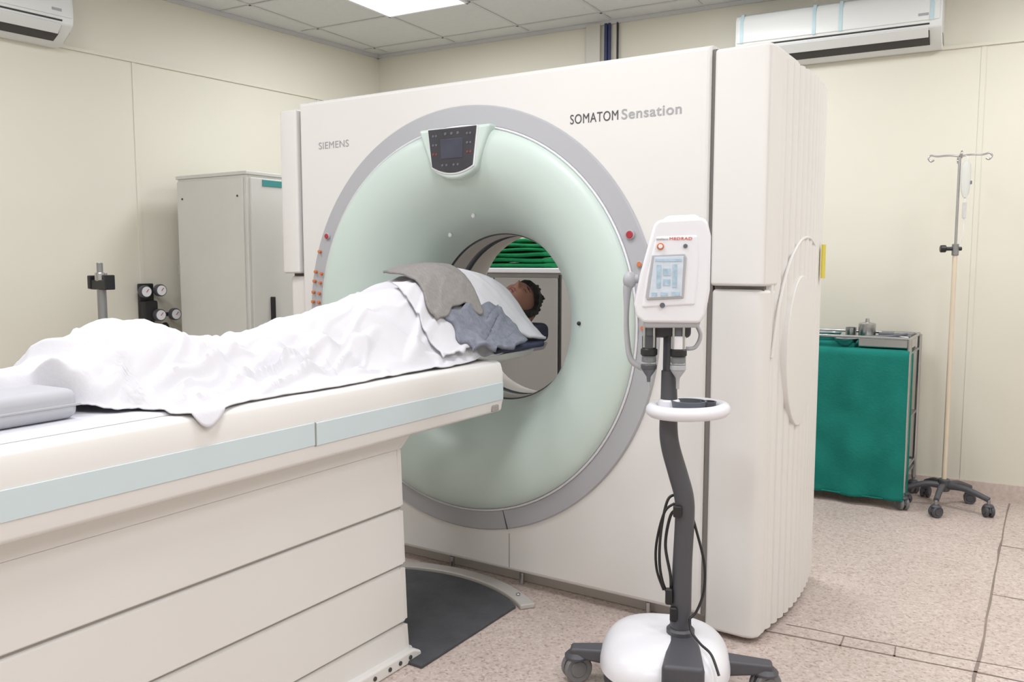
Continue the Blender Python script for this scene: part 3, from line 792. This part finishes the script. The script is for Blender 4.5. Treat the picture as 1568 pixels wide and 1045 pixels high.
# ------------------------------------------------------------------ instrument trolley
TR = empty('instrument_trolley', (-0.600, 4.74, 0), 0.0)
W, Dp = 0.74, 0.41
for x in (-0.012, -W+0.012):
    for y in (0.012, Dp-0.012):
        cyl('post', (x,y,0.09), (x,y,0.90), 0.012, 'steel', TR)
        caster(TR, x, y, 0.034, 0, 0.6, top=0.10)
for z in (0.16, 0.47, 0.82): box('shelf', (-W/2, Dp/2, z), (W-0.02, Dp-0.02, 0.012), 'steeld', TR, 0.003)
for z in (0.90, 0.20):
    tube('rail', [(-0.012,0.012,z),(-W+0.012,0.012,z),(-W+0.012,Dp-0.012,z),(-0.012,Dp-0.012,z)], 0.008, 'steel', TR, n=1, closed=True, seg=10)
v = []; f = []; NX, NZ = 120, 50
prof = [(0.16,0.829),(0.06,0.832),(0.0,0.832),(-0.016,0.818)]
for i in range(NX+1):
    x = -W-0.01+(W+0.002)*i/NX
    wv = 0.010*sin(x*31)+0.008*noise.noise(Vector((x*9, 0, 0)))
    for p in prof: v.append((x, p[0], p[1]+0.002))
    for k in range(1, NZ+1):
        t = k/NZ
        z = 0.818-(0.818-0.055)*t+0.010*sin(x*6)*t
        y = -0.018-0.004*t+wv*t*1.3-0.018*noise.noise(Vector((x*6+z*2, z*5, 2)))*min(1, t*2)
        v.append((x, min(y, -0.006), z))
nn = len(prof)+NZ
for i in range(NX):
    for k in range(nn-1): f.append((i*nn+k, (i+1)*nn+k, (i+1)*nn+k+1, i*nn+k+1))
obj('green_drape', v, f, 'green', TR, solid=0.004, angle=80)
box('drape_side_fold', (-0.004,0.05,0.45), (0.006,0.09,0.74), 'green', TR, 0.002)
tube('drape_hem', [(-W-0.005,-0.024,0.055),(-W*0.6,-0.026,0.056),(-W*0.3,-0.022,0.052),(-0.008,-0.026,0.055)], 0.004, 'green', TR, seg=8)
box('steel_tray', (-0.14,0.16,0.868), (0.26,0.22,0.05), 'steel', TR, 0.008)
box('green_wrap', (-0.46,0.20,0.845), (0.34,0.26,0.036), 'green', TR, 0.012)
lathe('kidney_dish', [(0,0.002),(0.08,0.002),(0.10,0.045),(0.097,0.045),(0.078,0.006),(0,0.006)], 'steel', TR, 'Z', (-0.50,0.18,0.862), 36, scale=(1.2,0.7,1))
lathe('steel_jar', [(0,0),(0.042,0),(0.045,0.01),(0.045,0.125),(0.04,0.13),(0.012,0.135),(0.01,0.155),(0,0.157)], 'steel', TR, 'Z', (-0.270,0.30,0.826), 32)
lathe('steel_jar_small', [(0,0),(0.03,0),(0.03,0.10),(0.026,0.10),(0.026,0.005),(0,0.005)], 'steel', TR, 'Z', (-0.36,0.33,0.826), 32)
lathe('steel_bowl', [(0,0),(0.03,0),(0.062,0.045),(0.064,0.05),(0.059,0.047),(0.028,0.004),(0,0.004)], 'steel', TR, 'Z', (-0.34,0.10,0.834), 32)
tube('forceps', [(-0.22,0.08,0.898),(-0.12,0.12,0.903),(-0.03,0.19,0.915)], 0.007, 'dark2', TR, seg=8)
tube('forceps', [(-0.20,0.14,0.898),(-0.10,0.15,0.900),(-0.03,0.12,0.898)], 0.006, 'steel', TR, seg=8)
box('dark_box', (-0.12,0.34,0.866), (0.18,0.09,0.08), 'dark2', TR, 0.006)
box('instrument_case', (-0.07,0.22,0.905), (0.09,0.10,0.03), 'steeld', TR, 0.006)
for s in (0,1,2): cyl('vial', (-0.66+0.05*s,0.12,0.832), (-0.66+0.05*s,0.12,0.90), 0.013, 'green' if s == 1 else 'glass', TR)
box('lower_box', (-0.07,0.2,0.536), (0.08,0.3,0.12), 'steeld', TR, 0.01)

# ------------------------------------------------------------------ IV stand
S = empty('iv_drip_stand', (-0.440, 4.93, 0), radians(20))
cyl('base_hub', (0,0,0.085), (0,0,0.15), 0.03, 'dark', S)
for k in range(5):
    a = 2*pi*k/5+0.55
    x, y = 0.23*cos(a), 0.23*sin(a)
    if k in (0,1,2): x *= 0.80; y *= 0.80
    tube('base_leg', [(0.02*cos(a),0.02*sin(a),0.115),(x*0.5,y*0.5,0.118),(x,y,0.088)], [0.018,0.016,0.014], 'dark', S, flat=1.0)
    caster(S, x, y, 0.03, 0, a+0.8, top=0.088)
cyl('lower_pole', (0,0,0.12), (0,0,1.36), 0.012, 'beige', S)
cyl('upper_pole', (0,0,1.30), (0,0,1.84), 0.007, 'steel', S)
cyl('height_clamp', (0,0,1.33), (0,0,1.39), 0.017, 'steeld', S)
cyl('clamp_knob', (-0.05,0,1.365), (0.03,0,1.365), 0.010, 'black', S)
cyl('clamp_knob_head', (-0.072,0,1.365), (-0.045,0,1.365), 0.019, 'black', S)
for k in range(4):
    a = pi/2*k-radians(20)+0.15
    L = 0.12
    c, s_ = cos(a), sin(a)
    pts = [(0,0,1.835),(0.4*L*c,0.4*L*s_,1.842),(0.85*L*c,0.85*L*s_,1.840),(1.1*L*c,1.1*L*s_,1.846),(1.2*L*c,1.2*L*s_,1.832),(1.1*L*c,1.1*L*s_,1.815),(0.98*L*c,0.98*L*s_,1.822)]
    tube('hook', pts, 0.0045, 'steel', S, seg=8)
bag = [(0,0.0),(0.009,0.004),(0.019,0.03),(0.024,0.08),(0.024,0.14),(0.020,0.175),(0.008,0.19),(0,0.192)]
lathe('drip_bag', bag, 'bag', S, 'Z', (0.025,-0.03,1.62), 24, scale=(1,0.45,1))
tube('bag_loop', [(0.025,-0.03,1.81),(0.03,-0.028,1.830),(0.022,-0.018,1.836)], 0.002, 'white2', S, seg=6)
cyl('drip_chamber', (0.025,-0.03,1.52), (0.025,-0.03,1.60), 0.010, 'bag', S)
tube('drip_line', [(0.025,-0.03,1.62),(0.025,-0.03,1.50),(0.025,-0.03,1.44),(0.012,-0.02,1.38)], 0.0025, 'white2', S, seg=6)
box('roller_clamp', (0.048,-0.03,1.70), (0.012,0.010,0.018), 'dark2', S, 0.003)

# ------------------------------------------------------------------ air conditioners
def aircon(loc, rz, L, tape):
    e = empty('air_conditioner', loc, rz)
    pr = [(0,0.29),(-0.15,0.29),(-0.185,0.275),(-0.200,0.24),(-0.205,0.12),(-0.195,0.085),(-0.14,0.045),(-0.06,0.0),(0,0.0)]
    prism('casing', pr, 'YZ', -L/2, L/2, 'ac', e, bevel=0.008)
    prism('front_panel', [(-0.19,0.268),(-0.206,0.24),(-0.211,0.12),(-0.200,0.118),(-0.18,0.26)], 'YZ', -L/2+0.012, L/2-0.012, 'ac', e, bevel=0.004)
    prism('outlet_slot', [(-0.204,0.104),(-0.197,0.110),(-0.13,0.052),(-0.09,0.026),(-0.098,0.014),(-0.15,0.038)], 'YZ', -L/2+0.06, L/2-0.06, 'seam', e)
    prism('vane', [(-0.205,0.082),(-0.200,0.086),(-0.155,0.046),(-0.160,0.040)], 'YZ', -L/2+0.065, L/2-0.065, 'ac', e, bevel=0.002)
    box('badge', (L/2-0.09,-0.209,0.15), (0.05,0.004,0.014), 'textg', e, 0.001)
    prism('end_trim', [(-0.02,0.02),(-0.08,0.02),(-0.15,0.06),(-0.10,0.06)], 'YZ', L/2-0.002, L/2+0.003, 'seaml', e)
    if tape:
        for x in (-L/2+0.04, -0.10, 0.04, L/2-0.05):
            prism('tape', [(-0.16,0.289),(-0.187,0.279),(-0.2035,0.243),(-0.2125,0.122),(-0.2135,0.118),(-0.2145,0.122),(-0.208,0.244),(-0.189,0.283),(-0.16,0.292)], 'YZ', x-0.009, x+0.009, 'tape', e)
    return e
aircon((-1.11, 5.187, 2.44), 0.0566, 1.08, True)
aircon((-4.575, 2.13, 2.43), radians(87), 0.90, False)

CB = empty('wall_cable_run', (-2.6, 5.10, 0), 0.0566)
box('conduit', (-0.03,-0.012,1.9), (0.10,0.02,1.9), 'conduit', CB, 0.003)
tube('cable', [(0.06,-0.014,0.95),(0.06,-0.014,2.0),(0.06,-0.014,2.84)], 0.012, 'navyc', CB, n=2)
tube('cable', [(0.085,-0.014,0.95),(0.085,-0.014,2.0),(0.085,-0.014,2.84)], 0.010, 'navyc', CB, n=2)
tube('cable', [(0.14,-0.012,0.95),(0.142,-0.012,2.0),(0.14,-0.012,2.84)], 0.007, 'black', CB, n=2)

# ------------------------------------------------------------------ control cabinet, left
K = empty('electrical_cabinet', (-4.05, 3.45, 0))
box('cabinet_body', (0,0,0.915), (0.60,0.60,1.73), 'cab', K, 0.006)
box('cabinet_top', (0,0,1.785), (0.615,0.615,0.02), 'cab', K, 0.004)
box('cabinet_plinth', (0,0,0.03), (0.56,0.56,0.06), 'dark2', K, 0.004)
box('door', (-0.005,-0.305,0.92), (0.57,0.018,1.68), 'cab', K, 0.005)
box('side_panel', (0.304,0.0,0.92), (0.014,0.56,1.68), 'cab', K, 0.004)
box('label', (0.313,-0.13,1.735), (0.004,0.14,0.035), 'teal', K, 0.001)
box('handle', (0.318,-0.15,0.98), (0.02,0.025,0.24), 'black', K, 0.005)
for z in (0.6, 1.25): box('hinge', (-0.292,-0.312,z), (0.012,0.012,0.06), 'cab2', K, 0.003)
cyl('door_screw', (-0.24,-0.312,1.66), (-0.24,-0.318,1.66), 0.006, 'seam', K)
cyl('door_screw', (0.24,-0.312,1.66), (0.24,-0.318,1.66), 0.006, 'seam', K)

R = empty('gas_regulator_panel', (-4.519, 3.02, 0), radians(87))
box('backplate', (0.0,-0.014,1.04), (0.09,0.026,0.26), 'black', R, 0.006)
box('manifold', (0.0,-0.045,1.01), (0.09,0.05,0.12), 'black', R, 0.012)
def gauge(x, z):
    lathe('gauge', [(0,0),(0.034,0),(0.036,0.006),(0.036,0.03),(0.032,0.034)], 'dark', R, 'Y', (x,-0.10,z), 28)
    lathe('gauge_dial', [(0,0),(0.029,0),(0.029,0.002)], 'white2', R, 'Y', (x,-0.1025,z), 28)
    box('needle', (x+0.005,-0.104,z+0.006), (0.022,0.002,0.003), 'red', R, 0, rot=(0,radians(-50),0))
    cyl('gauge_stem', (x,-0.07,z), (x,-0.02,z-0.005), 0.010, 'steel', R)
gauge(-0.045,1.125); gauge(0.05,1.13); gauge(0.04,0.985); gauge(0.14,0.985)
tube('hose', [(0.0,-0.05,0.96),(0.02,-0.07,0.9),(0.09,-0.06,0.93),(0.12,-0.04,0.90)], 0.009, 'black', R)
cyl('arm', (0.0,-0.05,0.985), (0.14,-0.05,0.985), 0.012, 'black', R)

Q = empty('drip_pole', (-3.28, 2.0, 0))
cyl('pole', (0,0,0.03), (0,0,1.22), 0.018, 'steeld', Q)
cyl('pole_cap', (0,0,1.22), (0,0,1.255), 0.024, 'steel', Q)
cyl('pole_tip', (-0.006,0,1.25), (-0.006,0,1.295), 0.012, 'steeld', Q)
box('clamp', (0.0,0,1.205), (0.11,0.04,0.04), 'black', Q, 0.006)
box('clamp_jaw', (-0.05,0,1.215), (0.02,0.05,0.055), 'black', Q, 0.004)
box('clamp_jaw', (0.055,0,1.215), (0.015,0.045,0.06), 'black', Q, 0.004)
cyl('pole_base', (0,0,0), (0,0,0.035), 0.17, 'dark2', Q)

U = empty('storage_cupboard', (-2.93, 4.58, 0), 0.03)
box('cupboard_body', (0,0,0.62), (0.90,0.44,1.22), 'cab2', U, 0.006)
box('cupboard_top', (0,-0.01,1.245), (0.94,0.47,0.03), 'white2', U, 0.006)
box('cupboard_door', (-0.225,-0.228,0.62), (0.44,0.016,1.16), 'cab2', U, 0.004)
box('cupboard_door', (0.225,-0.228,0.62), (0.44,0.016,1.16), 'cab2', U, 0.004)
cyl('cupboard_handle', (0.02,-0.25,0.6), (0.02,-0.25,0.75), 0.006, 'black', U)
cyl('cupboard_handle', (-0.02,-0.25,0.6), (-0.02,-0.25,0.75), 0.006, 'black', U)
box('cupboard_edge', (0.455,-0.22,0.62), (0.012,0.02,1.2), 'black', U, 0.002)
LN = empty('folded_linen_stack', (-2.88, 4.56, 1.26), 0.05)
random.seed(5)
zc = 0.0
for k in range(6):
    h = random.uniform(0.026, 0.036)
    v = []; f = []; n = 40
    w_, d_ = random.uniform(0.27,0.30), random.uniform(0.15,0.17)
    for i in range(n+1):
        x = -w_+2*w_*i/n
        for a in range(16):
            t = 2*pi*a/16
            yy = d_*abs(cos(t))**0.4*(1 if cos(t) >= 0 else -1)
            zz = h*0.5*abs(sin(t))**0.7*(1 if sin(t) >= 0 else -1)
            ed = 1 if 0 < i < n else 0.8
            v.append((x, yy*ed+random.uniform(-.002,.002), zc+h*0.5+zz*ed+(0.004*sin(x*14+k*2) if k > 0 else 0)))
    for i in range(n):
        for a in range(16): f.append((i*16+a, i*16+(a+1)%16, (i+1)*16+(a+1)%16, (i+1)*16+a))
    f.append(tuple(range(16))); f.append(tuple(range(n*16, (n+1)*16)))
    obj('folded_cloth', v, f, 'green2', LN, angle=70)
    zc += h*0.96

# ------------------------------------------------------------------ world + camera
w = bpy.data.worlds.new('World'); sc.world = w; w.use_nodes = True
w.node_tree.nodes['Background'].inputs[0].default_value = (0.9,0.92,0.95,1)
w.node_tree.nodes['Background'].inputs[1].default_value = 0.3
cd = bpy.data.cameras.new('camera'); cam = bpy.data.objects.new('camera', cd); sc.collection.objects.link(cam)
cam.location = (0,0,1.30); cam.rotation_euler = (radians(84.6), 0, radians(32.7))
cd.sensor_width = 36; cd.lens = 29.64; cd.clip_start = 0.02
sc.camera = cam
